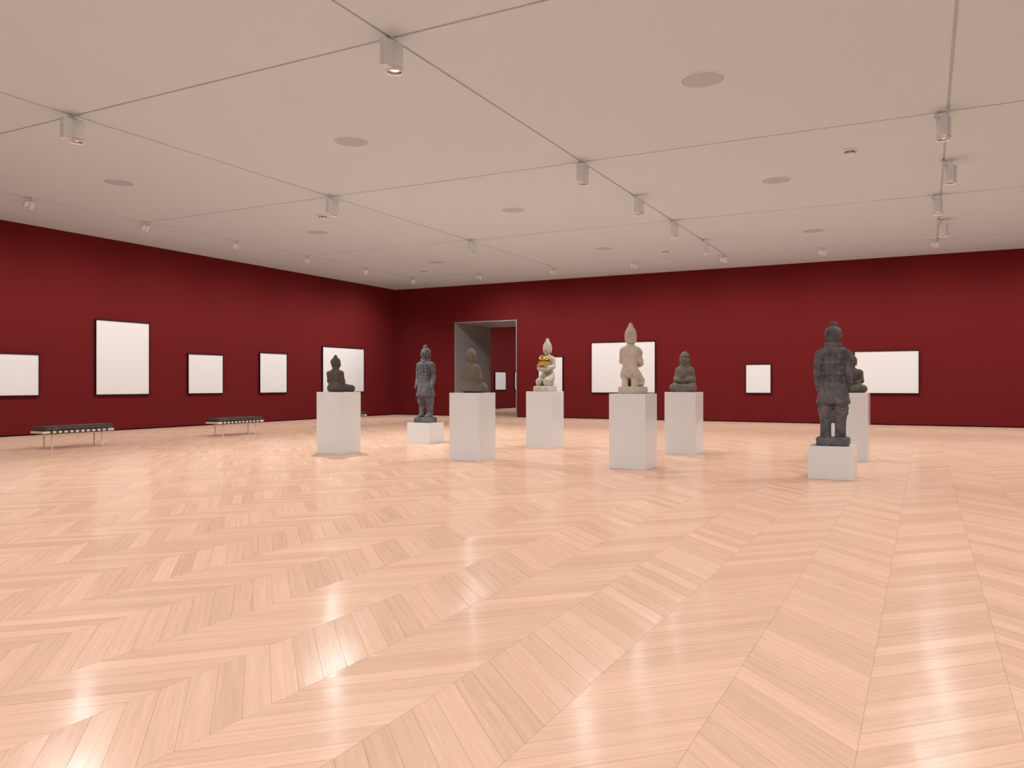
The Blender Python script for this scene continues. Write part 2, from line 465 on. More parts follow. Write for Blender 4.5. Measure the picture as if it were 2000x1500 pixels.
def make_wallspot():
    r = empty('wall_spotlight', (0, 0, 0), 0, 'x', 'spotlight')
    bm = bmesh.new(); lathe(bm, [(0, 0.0), (0.035, 0.0), (0.035, -0.014), (0, -0.014)], 24)
    lathe(bm, [(0, -0.01), (0.009, -0.01), (0.009, -0.085), (0, -0.085)], 12)
    obj('mount', bm, M_lamp, r)
    # head tilted so that it throws its light towards local +y
    th = math.radians(29)
    Mt = Matrix.Translation((0.0, 0.0, -0.10)) @ Matrix.Rotation(th, 4, 'X')
    R, T, B = 0.058, 0.035, -0.135
    bm = bmesh.new(); lathe(bm, [(0, T), (R - 0.006, T), (R, T - 0.005), (R, B)], 36, Mt)
    obj('lamp_head', bm, M_lamp, r, False)
    bm = bmesh.new(); lathe(bm, [(R, B), (R - 0.004, B - 0.003), (R - 0.008, B), (R - 0.022, B + 0.03)], 36, Mt)
    obj('rim', bm, M_rim, r, True)
    bm = bmesh.new(); lathe(bm, [(R - 0.022, B + 0.03), (0, B + 0.03)], 30, Mt)
    obj('lens', bm, M_lens, r)
    bm = bmesh.new()
    bx(bm, -0.15, -0.064, -0.026, 0.026, -0.105, T - 0.015, 0.003, 2, Mt)
    bx(bm, -0.07, -0.05, -0.012, 0.012, -0.08, T - 0.04, 0, 1, Mt)
    obj('driver_box', bm, M_lamp, r)
    ld = bpy.data.lights.new('wall_washer', 'SPOT')
    ld.energy = WALL_W; ld.color = LAMP_COL; ld.spot_size = math.radians(138); ld.spot_blend = 1.0; ld.shadow_soft_size = 0.10
    lo = bpy.data.objects.new('bulb', ld); C.objects.link(lo); lo.parent = r
    lo.matrix_local = Mt @ Matrix.Translation((0, 0, B - 0.06))
    return r

GC = 'cylindrical ceiling spotlights pointing straight down'
DL = [
    (-5.375, 7.31, 'nearest and largest white ceiling spotlight, lit lens visible, at a track crossing top centre'),
    (-10.97, 7.31, 'large white ceiling spotlight at the track crossing in the upper left'),
    (0.13, 12.93, 'largest spotlight of the column at the far right, topmost of them'),
    (0.289, 15.80, 'second spotlight from the top in the column at the far right'),
    (-5.40, 12.93, 'white ceiling spotlight at the middle track crossing, top of the diagonal row of four'),
    (-5.327, 15.77, 'second spotlight down the diagonal middle track, between two crossings'),
    (-10.94, 12.92, 'white ceiling spotlight just above a smoke detector on the left half'),
    (0.13, 18.56, 'third spotlight from the top in the column at the far right'),
    (0.289, 21.37, 'fourth spotlight from the top in the column at the far right'),
    (-5.38, 18.56, 'third spotlight down the diagonal middle track, at a crossing'),
    (-10.92, 18.55, 'small ceiling spotlight at the farthest crossing above the left warrior'),
    (-5.327, 21.35, 'lowest of the four spotlights down the diagonal middle track'),
]
proto = make_downlight()
pw = []
for i, (x, y, lb) in enumerate(DL):
    o = proto if i == 0 else copy_tree(proto, (x, y, ZC))
    o.location = (x, y, ZC); o['label'] = lb; o['group'] = GC
    pw.append((o, (1.25 if y < 10 else 1.8) if x < -8 else (0.9 if y < 10 else 0.56)))
for x, y in [(GX[1], 7.32), (GX[0], 7.32), (GX[0], 12.94), (GX[0], 18.56), (GX[0], 21.37), (GX[0], 1.71), (GX[1], 1.71), (GX[2], 1.71), (GX[3], 1.71), (GX[1], -3.9 + 0.6), (GX[2], -3.3), (GX[3], -3.3)]:  # unseen spotlights, added to light the room evenly
    copy_tree(proto, (x, y, ZC), None, 'added white cylindrical ceiling spotlight on the tracks, out of view', 'added spotlights out of view')
for x, y in [(-16.5, 34.2), (-16.5, 39.5), (-10.5, 34.2), (-10.5, 39.5)]:  # unseen spotlights added to light the next room
    set_power(copy_tree(proto, (x, y, ZC), None, 'added white cylindrical ceiling spotlight, unseen in the room beyond the doorway', 'added spotlights in the next room'), 0.5)

for o, f in pw: set_power(o, f)
GWL = 'small tilted wall spotlights on the left perimeter track'
GWB = 'small tilted wall spotlights on the back perimeter track'
w0 = make_wallspot()
wp = []
WS = [(-16.56, 10.15, 'L', 'tilted wall spotlight nearest the left edge of the photo'),
      (-16.56, 12.94, 'L', 'second tilted wall spotlight from the left, where a cross track meets the left track'),
      (-16.56, 15.76, 'L', 'third tilted wall spotlight from the left'),
      (-16.56, 18.55, 'L', 'fourth tilted wall spotlight from the left, at the second cross track'),
      (-16.56, 21.40, 'L', 'fifth tilted wall spotlight from the left, next to the corner one'),
      (-16.56, 24.17, 'L', 'tilted spotlight at the corner where both perimeter tracks meet'),
      (-13.80, 24.17, 'B', 'first tilted spotlight right of the corner on the back track'),
      (-10.94, 24.17, 'B', 'second tilted spotlight right of the corner, at the end of a track'),
      (-8.15, 24.17, 'B', 'third tilted spotlight right of the corner, above the wide picture'),
      (-5.33, 24.17, 'B', 'tilted back-wall spotlight at the end of the diagonal middle track'),
      (-2.53, 24.17, 'B', 'tilted back-wall spotlight above the smallest picture'),
      (0.289, 24.17, 'B', 'tilted back-wall spotlight at the foot of the far right column')]
for i, (x, y, w, lb) in enumerate(WS):
    o = w0 if i == 0 else copy_tree(w0, (x, y, ZC))
    o.location = (x, y, ZC); o['label'] = lb; o['group'] = GWL if w == 'L' else GWB
    o.rotation_euler = (0, 0, math.pi / 2 if w == 'L' else 0)
    wp.append((o, {5: 1.5, 6: 1.4, 4: 1.15}.get(i, 1.0)))
for x, y, a in [(-16.56, 7.35, 90), (-16.56, 4.5, 90), (-16.56, 1.7, 90), (3.1, 24.17, 0), (5.9, 24.17, 0), (-16.56, 33.5, 90), (-16.56, 36.5, 90), (-16.56, 39.5, 90)]:  # unseen wall spots added for even light, here and next door
    o = copy_tree(w0, (x, y, ZC), math.radians(a), 'added small tilted wall spotlight, out of view', 'added wall spotlights out of view')
    if y > YF: set_power(o, 0.6)

for o, f in wp: set_power(o, f)

# ------------------------------------------------------------------ ceiling loudspeakers and smoke detectors
def make_speaker():
    r = empty('ceiling_loudspeaker', (0, 0, 0), 0, 'x', 'loudspeaker', 'round recessed loudspeakers in the ceiling')
    bm = bmesh.new(); lathe(bm, [(0.268, 0.0), (0.268, -0.006), (0.274, -0.012), (0.286, -0.012), (0.296, -0.006), (0.298, 0.0)], 72)
    obj('rim', bm, M_lamp, r, True)
    bm = bmesh.new(); lathe(bm, [(0, -0.004), (0.268, -0.004), (0.268, -0.001)], 72)
    obj('grille', bm, M_mesh, r)
    return r
SP = [(-2.517, 10.14, 'largest round ceiling loudspeaker, upper right of the photo'),
      (-8.157, 10.14, 'round ceiling loudspeaker left of centre, right of the large upper-left spotlight'),
      (-13.80, 10.14, 'round ceiling loudspeaker at the far left of the ceiling'),
      (-2.517, 15.79, 'round ceiling loudspeaker on the right, left below a smoke detector'),
      (-8.157, 15.79, 'round ceiling loudspeaker in the middle of the ceiling'),
      (-13.80, 15.80, 'round ceiling loudspeaker below the left smoke detector'),
      (-2.517, 21.43, 'small far round ceiling loudspeaker on the right, above the warrior seen from behind'),
      (-8.157, 21.45, 'small far round ceiling loudspeaker above the front-facing kneeling statue'),
      (-13.80, 21.43, 'farthest round ceiling loudspeaker, nearest the room corner')]
s0 = make_speaker()
for i, (x, y, lb) in enumerate(SP):
    o = s0 if i == 0 else copy_tree(s0, (x, y, ZC))
    o.location = (x, y, ZC); o['label'] = lb

def make_detector():
    r = empty('smoke_detector', (0, 0, 0), 0, 'x', 'smoke detector', 'white smoke detectors on the ceiling')
    bm = bmesh.new()
    lathe(bm, [(0, 0), (0.115, 0), (0.117, -0.012), (0.108, -0.028), (0.094, -0.034), (0, -0.034)], 48)
    lathe(bm, [(0, -0.034), (0.086, -0.034), (0.086, -0.070), (0, -0.070)], 48)
    obj('base', bm, M_lamp, r)
    bm = bmesh.new()
    for z in (-0.036, -0.054):
        lathe(bm, [(0.087, z), (0.089, z), (0.089, z - 0.011), (0.087, z - 0.011)], 48)
    obj('air_slots', bm, M_dark, r)
    bm = bmesh.new()
    lathe(bm, [(0.086, -0.048), (0.092, -0.048), (0.092, -0.053), (0.086, -0.053)], 48)
    for k in range(6):
        bx(bm, 0.084, 0.094, -0.008, 0.008, -0.070, -0.034, 0, 1, Matrix.Rotation(math.radians(60 * k - 86), 4, 'Z'))
    lathe(bm, [(0.0, -0.064), (0.090, -0.064), (0.086, -0.074), (0.070, -0.084), (0, -0.084)], 48)
    obj('cap', bm, M_lamp, r)
    return r
d0 = make_detector()
for i, (x, y, lb) in enumerate([(-1.107, 14.33, 'largest smoke detector, on the right half of the ceiling'),
                                (-12.31, 14.28, 'smoke detector on the left half, beside a spotlight'),
                                (-6.705, 22.65, 'small far smoke detector between two diagonal-track spotlights'),
                                (-15.15, 22.72, 'tiny farthest smoke detector near the room corner')]):
    o = d0 if i == 0 else copy_tree(d0, (x, y, ZC))
    o.location = (x, y, ZC); o['label'] = lb

# ------------------------------------------------------------------ benches
def make_bench():
    r = empty('museum_bench', (0, 0, 0), 0, 'x', 'bench', 'low black leather benches by the left wall')
    W, Ln, ZT, ZR0, ZR1 = 0.40, 1.50, 0.444, 0.305, 0.350
    bm = bmesh.new()
    t = bmesh.new(); bmesh.ops.create_cube(t, size=1.0)
    for v in t.verts: v.co = Vector((v.co.x * (W - 0.03), v.co.y * (Ln - 0.04), (ZT + ZR1 + 0.004) / 2 + v.co.z * (ZT - ZR1 - 0.004)))
    bmesh.ops.subdivide_edges(t, edges=t.edges[:], cuts=6, use_grid_fill=True)
    for v in t.verts:
        if v.co.z > ZT - 0.001:
            v.co.z -= 0.006 * abs(math.sin(v.co.y * 14)) * 0.6
    bmesh.ops.bevel(t, geom=[e for e in t.edges if e.calc_face_angle(0) > 1.0], offset=0.014, segments=3, affect='EDGES')
    join(bm, t)
    obj('cushion', bm, M_leather, r, True)
    bm = bmesh.new()
    for s in (-1, 1):
        bx(bm, s * (W / 2 - 0.018) - 0.018, s * (W / 2 - 0.018) + 0.018, -Ln / 2, Ln / 2, ZR0, ZR1, 0.012, 3)
        bx(bm, -W / 2 + 0.002, W / 2 - 0.002, s * (Ln / 2 - 0.018) - 0.018, s * (Ln / 2 - 0.018) + 0.018, ZR0 + 0.0005, ZR1 - 0.0005, 0.012, 3)
    for s in (-1, 1):
        bx(bm, -W / 2 + 0.03, W / 2 - 0.03, s * 0.525 - 0.012, s * 0.525 + 0.012, ZR0 + 0.008, ZR1 - 0.008)
    obj('frame', bm, M_rail, r)
    for k in range(11):
        y = (k - 5) * 0.116
        bm = bmesh.new()
        bx(bm, -W / 2 - 0.004, W / 2 + 0.004, y - 0.021, y + 0.021, ZR0 - 0.005, ZR0 - 0.0005)
        for s in (-1, 1): bx(bm, s * (W / 2 + 0.0025) - 0.0022, s * (W / 2 + 0.0025) + 0.0022, y - 0.021, y + 0.021, ZR0 - 0.004, ZR1 + 0.002)
        bx(bm, -W / 2 - 0.004, W / 2 + 0.004, y - 0.021, y + 0.021, ZR1 + 0.0005, ZR1 + 0.004)
        obj('strap', bm, M_strap, r)
    for sx in (-1, 1):
        for sy in (-1, 1):
            bm = bmesh.new()
            lathe(bm, [(0, 0), (0.013, 0), (0.013, 0.006), (0.011, 0.008), (0.011, ZR0 - 0.04), (0.018, ZR0 + 0.005), (0, ZR0 + 0.005)], 16, Matrix.Translation((sx * 0.125, sy * 0.525, 0)))
            l = obj('leg', bm, M_leg, r, True)
    return r
b0 = make_bench()
for i, (x, y, lb) in enumerate([(-15.03, 10.05, 'nearest black leather bench with striped rail, left of the photo'),
                                (-15.05, 14.26, 'second black leather bench, below the small upright picture'),
                                (-15.05, 18.45, 'farthest black bench, only its end showing behind a white pedestal')]):
    o = b0 if i == 0 else copy_tree(b0, (x, y, 0))
    o.location = (x, y, 0); o['label'] = lb

# ------------------------------------------------------------------ pedestals
PX = [-9.49, -6.67, -3.885, -1.09]
PYR = [11.44, 14.28]
PW = 0.56
def pedestal(name, x, y, h, label, group):
    bm = bmesh.new(); bx(bm, -PW / 2, PW / 2, -PW / 2, PW / 2, 0.0, h, 0.003, 1)
    o = obj(name, bm, M_ped)
    o.location = (x, y, 0)
    return tag(o, label, 'pedestal', group)
HP, HW = 1.110, 0.435
GP, GPW = 'tall white pedestals', 'low white plinths under the warriors'
pedestal('pedestal', PX[0], PYR[0], HP, 'tall white pedestal under the dark seated statue on the left', GP)
pedestal('pedestal', PX[1], PYR[0], HP, 'tall white pedestal in front of the doorway, under the grey seated monk seen from behind', GP)
pedestal('pedestal', PX[2], PYR[0], HP, 'tall white pedestal under the kneeling statue seen from its back', GP)
pedestal('plinth', PX[3], PYR[0], HW, 'low white plinth at the right, under the warrior seen from behind', GPW)
pedestal('plinth', PX[0], PYR[1], HW, 'low white plinth left of the doorway, under the warrior facing us', GPW)
pedestal('pedestal', PX[1], PYR[1], HP, 'tall white pedestal under the front-facing kneeling statue with the golden ball', GP)
pedestal('pedestal', PX[2], PYR[1], HP, 'tall white pedestal under the hooded monk statue facing us', GP)
pedestal('pedestal', PX[3], PYR[1], HP, 'tall white pedestal partly hidden behind the warrior at the right', GP)

# ------------------------------------------------------------------ sculpting kit: distance fields and surface nets
def cap(P, a, b, r1, r2=None):
    if r2 is None: r2 = r1
    a = np.array(a, float); b = np.array(b, float); ab = b - a; L2 = max((ab ** 2).sum(), 1e-9)
    X, Y, Z = P
    t = np.clip(((X - a[0]) * ab[0] + (Y - a[1]) * ab[1] + (Z - a[2]) * ab[2]) / L2, 0, 1)
    return np.sqrt((X - a[0] - t * ab[0]) ** 2 + (Y - a[1] - t * ab[1]) ** 2 + (Z - a[2] - t * ab[2]) ** 2) - (r1 + (r2 - r1) * t)

def ell(P, c, r, rx=0.0):
    X, Y, Z = P[0] - c[0], P[1] - c[1], P[2] - c[2]
    if rx:
        cs, sn = math.cos(rx), math.sin(rx); Y, Z = Y * cs + Z * sn, -Y * sn + Z * cs
    k0 = np.sqrt((X / r[0]) ** 2 + (Y / r[1]) ** 2 + (Z / r[2]) ** 2) + 1e-6
    k1 = np.sqrt((X / r[0] ** 2) ** 2 + (Y / r[1] ** 2) ** 2 + (Z / r[2] ** 2) ** 2) + 1e-6
    return k0 * (k0 - 1) / k1

def rbox(P, c, h, r):
    q = [np.abs(P[i] - c[i]) - (h[i] - r) for i in range(3)]
    out = np.sqrt(np.maximum(q[0], 0) ** 2 + np.maximum(q[1], 0) ** 2 + np.maximum(q[2], 0) ** 2)
    return out + np.minimum(np.maximum(q[0], np.maximum(q[1], q[2])), 0) - r

def loft(P, zs, a, b, cy=0.0, cx=0.0, p=2.0):
    X, Y, Z = P
    A = np.interp(Z, zs, a); B = np.interp(Z, zs, b)
    CY = np.interp(Z, zs, cy) if np.ndim(cy) else cy
    CX = np.interp(Z, zs, cx) if np.ndim(cx) else cx
    k = (np.abs((X - CX) / A) ** p + np.abs((Y - CY) / B) ** p) ** (1.0 / p)
    d = (k - 1) * np.minimum(A, B)
    return np.maximum(d, np.maximum(zs[0] - Z, Z - zs[-1]))

def U(a, b, k=0.0):
    if k <= 0: return np.minimum(a, b)
    h = np.clip(0.5 + 0.5 * (b - a) / k, 0, 1)
    return b * (1 - h) + a * h - k * h * (1 - h)
def S(a, b, k=0.0):
    return -U(-a, b, k)
def I(a, b, k=0.0):
    return -U(-a, -b, k)

def surface(f, lo, hi, h):
    """naive surface nets over a regular grid"""
    lo = np.array(lo, float); hi = np.array(hi, float)
    n = np.ceil((hi - lo) / h).astype(int) + 1
    ax = [lo[i] + h * np.arange(n[i]) for i in range(3)]
    P = (ax[0][:, None, None], ax[1][None, :, None], ax[2][None, None, :])
    F = f(P)
    F = np.broadcast_to(F, n).astype(float)
    F = F + 0.0
    F[0], F[-1] = np.maximum(F[0], h), np.maximum(F[-1], h)
    F[:, 0], F[:, -1] = np.maximum(F[:, 0], h), np.maximum(F[:, -1], h)
    F[:, :, 0], F[:, :, -1] = np.maximum(F[:, :, 0], h), np.maximum(F[:, :, -1], h)
    ins = F < 0
    c = n - 1
    cnt = np.zeros(c, int)
    for i in (0, 1):
        for j in (0, 1):
            for k in (0, 1):
                cnt += ins[i:i + c[0], j:j + c[1], k:k + c[2]]
    act = (cnt > 0) & (cnt < 8)
    ids = -np.ones(c, int)
    ci = np.argwhere(act)
    ids[act] = np.arange(len(ci))
    acc = np.zeros((len(ci), 3)); w = np.zeros(len(ci))
    x, y, z = ci.T
    for axis in range(3):
        o = [d for d in range(3) if d != axis]
        for p in (0, 1):
            for q in (0, 1):
                s = [0, 0, 0]; s[o[0]] = p; s[o[1]] = q
                e = list(s); e[axis] = 1
                f0 = F[x + s[0], y + s[1], z + s[2]]; f1 = F[x + e[0], y + e[1], z + e[2]]
                m = (f0 < 0) != (f1 < 0)
                t = np.where(m, f0 / np.where(m, f0 - f1, 1), 0)
                pt = np.tile(np.array(s, float), (len(ci), 1)); pt[:, axis] = t
                acc[m] += pt[m]; w[m] += 1
    V = lo + h * (ci + acc / w[:, None])
    Q = []
    for axis in range(3):
        o = [(axis + 1) % 3, (axis + 2) % 3]
        sl0 = [slice(1, c[d]) for d in range(3)]; sl0[axis] = slice(0, c[axis])
        sl1 = list(sl0); sl1[axis] = slice(1, c[axis] + 1)
        a = ins[tuple(sl0)]; b = ins[tuple(sl1)]
        for flip, m in ((False, a & ~b), (True, ~a & b)):
            g = np.argwhere(m)
            off = np.array([1, 1, 1]); off[axis] = 0
            g = g + off
            def at(p, q):
                gg = g.copy(); gg[:, o[0]] -= p; gg[:, o[1]] -= q
                return ids[gg[:, 0], gg[:, 1], gg[:, 2]]
            quad = np.stack([at(0, 0), at(1, 0), at(1, 1), at(0, 1)], 1)
            if flip: quad = quad[:, ::-1]
            Q.append(quad)
    Q = np.concatenate(Q)
    return V, Q

def sculpt(name, f, lo, hi, h, mat, parent):
    V, Q = surface(f, lo, hi, h)
    me = bpy.data.meshes.new(name)
    me.vertices.add(len(V)); me.vertices.foreach_set('co', V.ravel())
    me.loops.add(len(Q) * 4); me.loops.foreach_set('vertex_index', Q.ravel().astype(np.int32))
    me.polygons.add(len(Q)); me.polygons.foreach_set('loop_start', np.arange(0, len(Q) * 4, 4, dtype=np.int32))
    me.polygons.foreach_set('use_smooth', np.ones(len(Q), bool))
    me.update(calc_edges=True); me.validate()
    return link_mesh(name, me, mat, parent)

def face(P, d, c, s, beard=False, closed=True):
    """carve a face into head field d; c = head centre, s = half head height, front towards -y"""
    x, y, z = c
    def q(a, b, e): return (x + a * s, y + b * s, z + e * s)
    # brow ridge, sockets, lids
    for g in (-1, 1):
        d = S(d, ell(P, q(g * .33, -.86, .06), (.20 * s, .13 * s, .12 * s)), .06 * s)
        d = U(d, ell(P, q(g * .33, -.74, .04), (.17 * s, .10 * s, .10 * s)), .02 * s)
        d = S(d, cap(P, q(g * .18, -.86, .0), q(g * .48, -.78, .02), .018 * s), .02 * s)
        d = U(d, cap(P, q(g * .12, -.80, .20), q(g * .50, -.68, .17), .045 * s, .03 * s), .06 * s)
        d = U(d, ell(P, q(g * .38, -.62, -.25), (.22 * s, .16 * s, .20 * s)), .12 * s)
    d = U(d, cap(P, q(0, -.80, .18), q(0, -.98, -.16), .055 * s, .085 * s), .07 * s)
    d = U(d, ell(P, q(-.10, -.88, -.19), (.08 * s, .09 * s, .06 * s)), .03 * s)
    d = U(d, ell(P, q(.10, -.88, -.19), (.08 * s, .09 * s, .06 * s)), .03 * s)
    d = U(d, cap(P, q(-.16, -.80, -.42), q(.16, -.80, -.42), .045 * s), .04 * s)
    d = U(d, cap(P, q(-.12, -.79, -.52), q(.12, -.79, -.52), .055 * s), .04 * s)
    d = S(d, cap(P, q(-.2, -.86, -.465), q(.2, -.86, -.465), .018 * s), .02 * s)
    d = U(d, ell(P, q(0, -.66, -.75), (.22 * s, .18 * s, .16 * s)), .10 * s)
    if beard:
        for g in (-1, 1):
            d = U(d, cap(P, q(0, -.90, -.33), q(g * .30, -.80, -.37), .045 * s, .02 * s), .02 * s)
        d = U(d, cap(P, q(0, -.80, -.62), q(0, -.80, -.80), .05 * s, .03 * s), .03 * s)
    return d

def ears(P, d, c, s, w, long=0.5):
    for g in (-1, 1):
        d = U(d, ell(P, (c[0] + g * w, c[1] + .05 * s, c[2] + .0 * s), (.10 * s, .22 * s, .30 * s)), .04 * s)
        d = S(d, ell(P, (c[0] + g * (w + .09 * s), c[1] + .0 * s, c[2] + .05 * s), (.06 * s, .11 * s, .16 * s)), .03 * s)
        d = U(d, cap(P, (c[0] + g * w, c[1] + .0 * s, c[2] - .2 * s), (c[0] + g * w, c[1] - .0 * s, c[2] - .2 * s - long * s), .085 * s, .075 * s), .05 * s)
    return d

def hand(P, d, wrist, palm, tip, spread, r, thumb):
    """an open hand: palm, four fingers of unequal length, a thumb from the palm's side"""
    wrist, palm, tip = (np.array(v, float) for v in (wrist, palm, tip))
    spread = np.array(spread, float)
    d = U(d, cap(P, wrist, palm, r * 1.5, r * 1.9), r)
    for k, ln in zip((-1.5, -.5, .5, 1.5), (.86, 1.0, .95, .75)):
        a = palm + spread * k * 1.35 * r
        b = palm + (tip - palm) * ln + spread * k * 1.5 * r
        d = U(d, cap(P, a, b, r, r * .75), r * .35)
    th = np.array(thumb, float)
    d = U(d, cap(P, wrist * .4 + palm * .6, th, r * 1.15, r * .85), r * .5)
    return d

def fist(P, d, c, r, g):
    d = U(d, ell(P, c, (r * .85, r * 1.0, r * 1.0)), .012)
    for k in range(4):
        z = c[2] + r * (.66 - .44 * k)
        d = U(d, cap(P, (c[0] + g * r * .55, c[1] - r * .75, z), (c[0] - g * r * .55, c[1] - r * .95, z), r * .26), .004)
    d = U(d, cap(P, (c[0] - g * r * .5, c[1] - r * .1, c[2] + r * .9), (c[0] + g * r * .1, c[1] - r * 1.0, c[2] + r * .8), r * .27), .006)
    d = S(d, cap(P, (c[0], c[1] - r * .4, c[2] + r * 2), (c[0], c[1] - r * .4, c[2] + r * .7), r * .3), .004)
    return d

# ------------------------------------------------------------------ terracotta warrior (faces -y, z from the slab's underside)
def make_warrior():
    r = empty('warrior_statue', (0, 0, 0), 0, 'x', 'statue', 'life-size grey clay warrior statues')
    def slab(P):
        d = rbox(P, (0, 0, .055), (.200, .15, .055), .022)
        return np.maximum(d + .0025 * np.sin(P[0] * 40) * np.sin(P[1] * 35 + 1) + .0015 * np.sin(P[0] * 90 + P[2] * 60), .0005 - P[2])
    sculpt('base', slab, (-.22, -.17, -.012), (.22, .17, .125), .006, M_terra, r)
    def body(P):
        hc = (0, -.005, 1.472)
        d = ell(P, (0, .0, 1.480), (.098, .102, .118))
        d = U(d, ell(P, (0, -.032, 1.405), (.070, .066, .068)), .05)
        d = face(P, d, hc, .128, beard=True)
        for g in (-1, 1):
            d = U(d, ell(P, (g * .100, .012, 1.452), (.014, .028, .040)), .01)
            d = S(d, ell(P, (g * .112, .006, 1.458), (.008, .014, .022)), .006)
        d = U(d, cap(P, (0, .01, 1.26), (0, .005, 1.40), .066, .060), .03)
        d = U(d, loft(P, [.5, .9, 1.1, 1.25, 1.30], [.12, .11, .12, .10, .06], [.08, .08, .09, .07, .05]), .02)
        for g in (-1, 1):
            # arm inside the sleeve, wrist, fist
            d = U(d, cap(P, (g * .15, .01, 1.19), (g * .192, .02, .98), .04, .036), .02)
            d = U(d, cap(P, (g * .192, .02, .98), (g * .191, -.035, .80), .036, .028), .01)
            d = fist(P, d, (g * .191, -.055, .758), .042, g)
            # lower legs and shoes
            d = U(d, cap(P, (g * .098, .02, .50), (g * .098, .025, .38), .085, .072), .02)
            d = U(d, loft(P, [.10, .14, .22, .34, .42], [.071, .070, .067, .071, .072], [.066, .066, .064, .068, .070], .022, g * .092, 2.6), .015)
            d = U(d, ell(P, (g * .094, -.050, .135), (.050, .095, .045)), .035)
            d = U(d, ell(P, (g * .094, -.105, .125), (.046, .045, .030)), .02)
        # web of clay between the knees
        d = U(d, rbox(P, (0, .030, .39), (.07, .03, .090), .02), .02)
        return np.maximum(d, .098 - P[2])
    sculpt('body', body, (-.27, -.19, .09), (.27, .13, 1.62), .006, M_terra, r)
    def trousers(P):
        d = 9.0
        for g in (-1, 1):
            l = loft(P, [.395, .42, .46, .56, .60], [.080, .091, .095, .096, .09], [.082, .094, .100, .105, .10], .010, g * .096)
            l = l + .003 * np.sin(P[2] * 95 + P[0] * 25)
            d = U(d, l, .022)
        return d
    sculpt('trousers', trousers, (-.23, -.14, .38), (.23, .15, .61), .006, M_terra, r)
    def tunic(P):
        X, Y, Z = P
        th = np.arctan2(Y * 1.4, X)
        d = loft(P, [.545, .558, .575, .62, .72, .84, .90], [.188, .212, .218, .205, .188, .168, .15], [.125, .146, .152, .155, .140, .122, .11], 0.0, 0.0, 2.2)
        d = d + .005 * np.cos(th * 8) * np.clip((.78 - Z) / .2, 0, 1)
        d = S(d, loft(P, [.50, .552, .572], [.20, .19, .15], [.13, .12, .09]), .015)
        for g in (-1, 1):
            a = cap(P, (g * .186, .005, 1.15), (g * .192, .018, .97), .052, .054)
            a = U(a, cap(P, (g * .192, .018, .97), (g * .190, -.032, .815), .054, .046), .02)
            a = a + .0022 * np.sin(Z * 170 + X * 60 + Y * 50)
            a = U(a, cap(P, (g * .191, -.036, .812), (g * .191, -.038, .806), .047, .048), .004)
            a = np.maximum(a, .790 - Z)
            d = U(d, a, .006)
        return d
    sculpt('tunic', tunic, (-.29, -.21, .53), (.29, .20, 1.24), .006, M_terra, r)
    def armour(P):
        X, Y, Z = P
        low = .783 + .085 * np.clip(np.abs(X) / .17, 0, 1.2) ** 2
        d = loft(P, [.76, .82, .90, 1.0, 1.12, 1.22, 1.27, 1.315, 1.335], [.180, .178, .160, .146, .155, .168, .155, .105, .08], [.128, .125, .118, .114, .122, .124, .112, .088, .07], 0.004, 0.0, 2.3)
        pz = (Z - .79) / .072; fz = pz - np.floor(pz)
        px = (X + .0365) / .073; fx = px - np.floor(px)
        inpl = np.clip((1.24 - Z) / .02, 0, 1)
        ez = np.minimum(fz, 1 - fz) * .072; ex = np.minimum(fx, 1 - fx) * .073
        groove = np.exp(-(ez / .0045) ** 2) * .0075 + np.exp(-(ex / .0052) ** 2) * .011
        dots = np.exp(-(((np.abs(fx - .5) - .22) * .073) ** 2 + ((fz - .72) * .072) ** 2) / .0055 ** 2) * .010
        d = d + inpl * (groove - dots - .006 * (1 - fz))
        d = I(d, low - Z, .008)
        for g in (-1, 1):
            s = cap(P, (g * .075, 0, 1.275), (g * .155, .005, 1.215), .055, .067)
            s = U(s, cap(P, (g * .155, .005, 1.215), (g * .185, .006, 1.13), .067, .060), .03)
            s = I(s, 1.108 - Z + .25 * (np.abs(X) - .19), .008)
            qz = (Z + np.abs(X) * .35) / .038; f2 = qz - np.floor(qz); qy = (Y + 1) / .04; f3 = qy - np.floor(qy)
            out = np.clip((np.abs(X) - .15) / .02, 0, 1)
            s = s + out * (.0045 * np.exp(-((np.minimum(f2, 1 - f2) * .038) / .004) ** 2) + .0035 * np.exp(-((np.minimum(f3, 1 - f3) * .04) / .004) ** 2))
            d = U(d, s, .008)
        return d
    sculpt('armour', armour, (-.29, -.16, .76), (.29, .16, 1.35), .0045, M_terra, r)
    def scarf(P):
        X, Y, Z = P
        rr = np.sqrt((X / .088) ** 2 + ((Y - .004) / .082) ** 2)
        zc = 1.335 + .16 * np.clip(Y, -.1, .1) * .9
        d = np.sqrt(((rr - 1) * .085) ** 2 + ((Z - zc) * .62) ** 2) - .024
        d = d + .0035 * np.cos((Z - zc) * 120 + np.arctan2(Y, X) * 2)
        d = U(d, ell(P, (0, -.085, 1.305), (.045, .025, .035)), .02)
        return d
    sculpt('scarf', scarf, (-.14, -.14, 1.25), (.14, .14, 1.42), .005, M_terra, r)
    def hair(P):
        X, Y, Z = P
        up = ell(P, (0, .012, 1.504), (.107, .110, .094))
        lowr = loft(P, [1.378, 1.40, 1.47, 1.50], [.080, .088, .094, .095], [.073, .080, .090, .093], .014)
        lowr = lowr + .005 * np.sin(np.arctan2(X, Y) * 34) - .002
        up = np.maximum(up, 1.470 - .12 * Y - Z)
        d = U(up, lowr, .004)
        # hairline
        lim = np.interp(Z, [1.38, 1.50, 1.53, 1.560, 1.60], [.012, -.005, -.040, -.082, -.14])
        d = I(d, lim - Y, .006)
        d = d + .002 * np.sin(X * 130 + Z * 40) * np.clip((Z - 1.5) / .02, 0, 1)
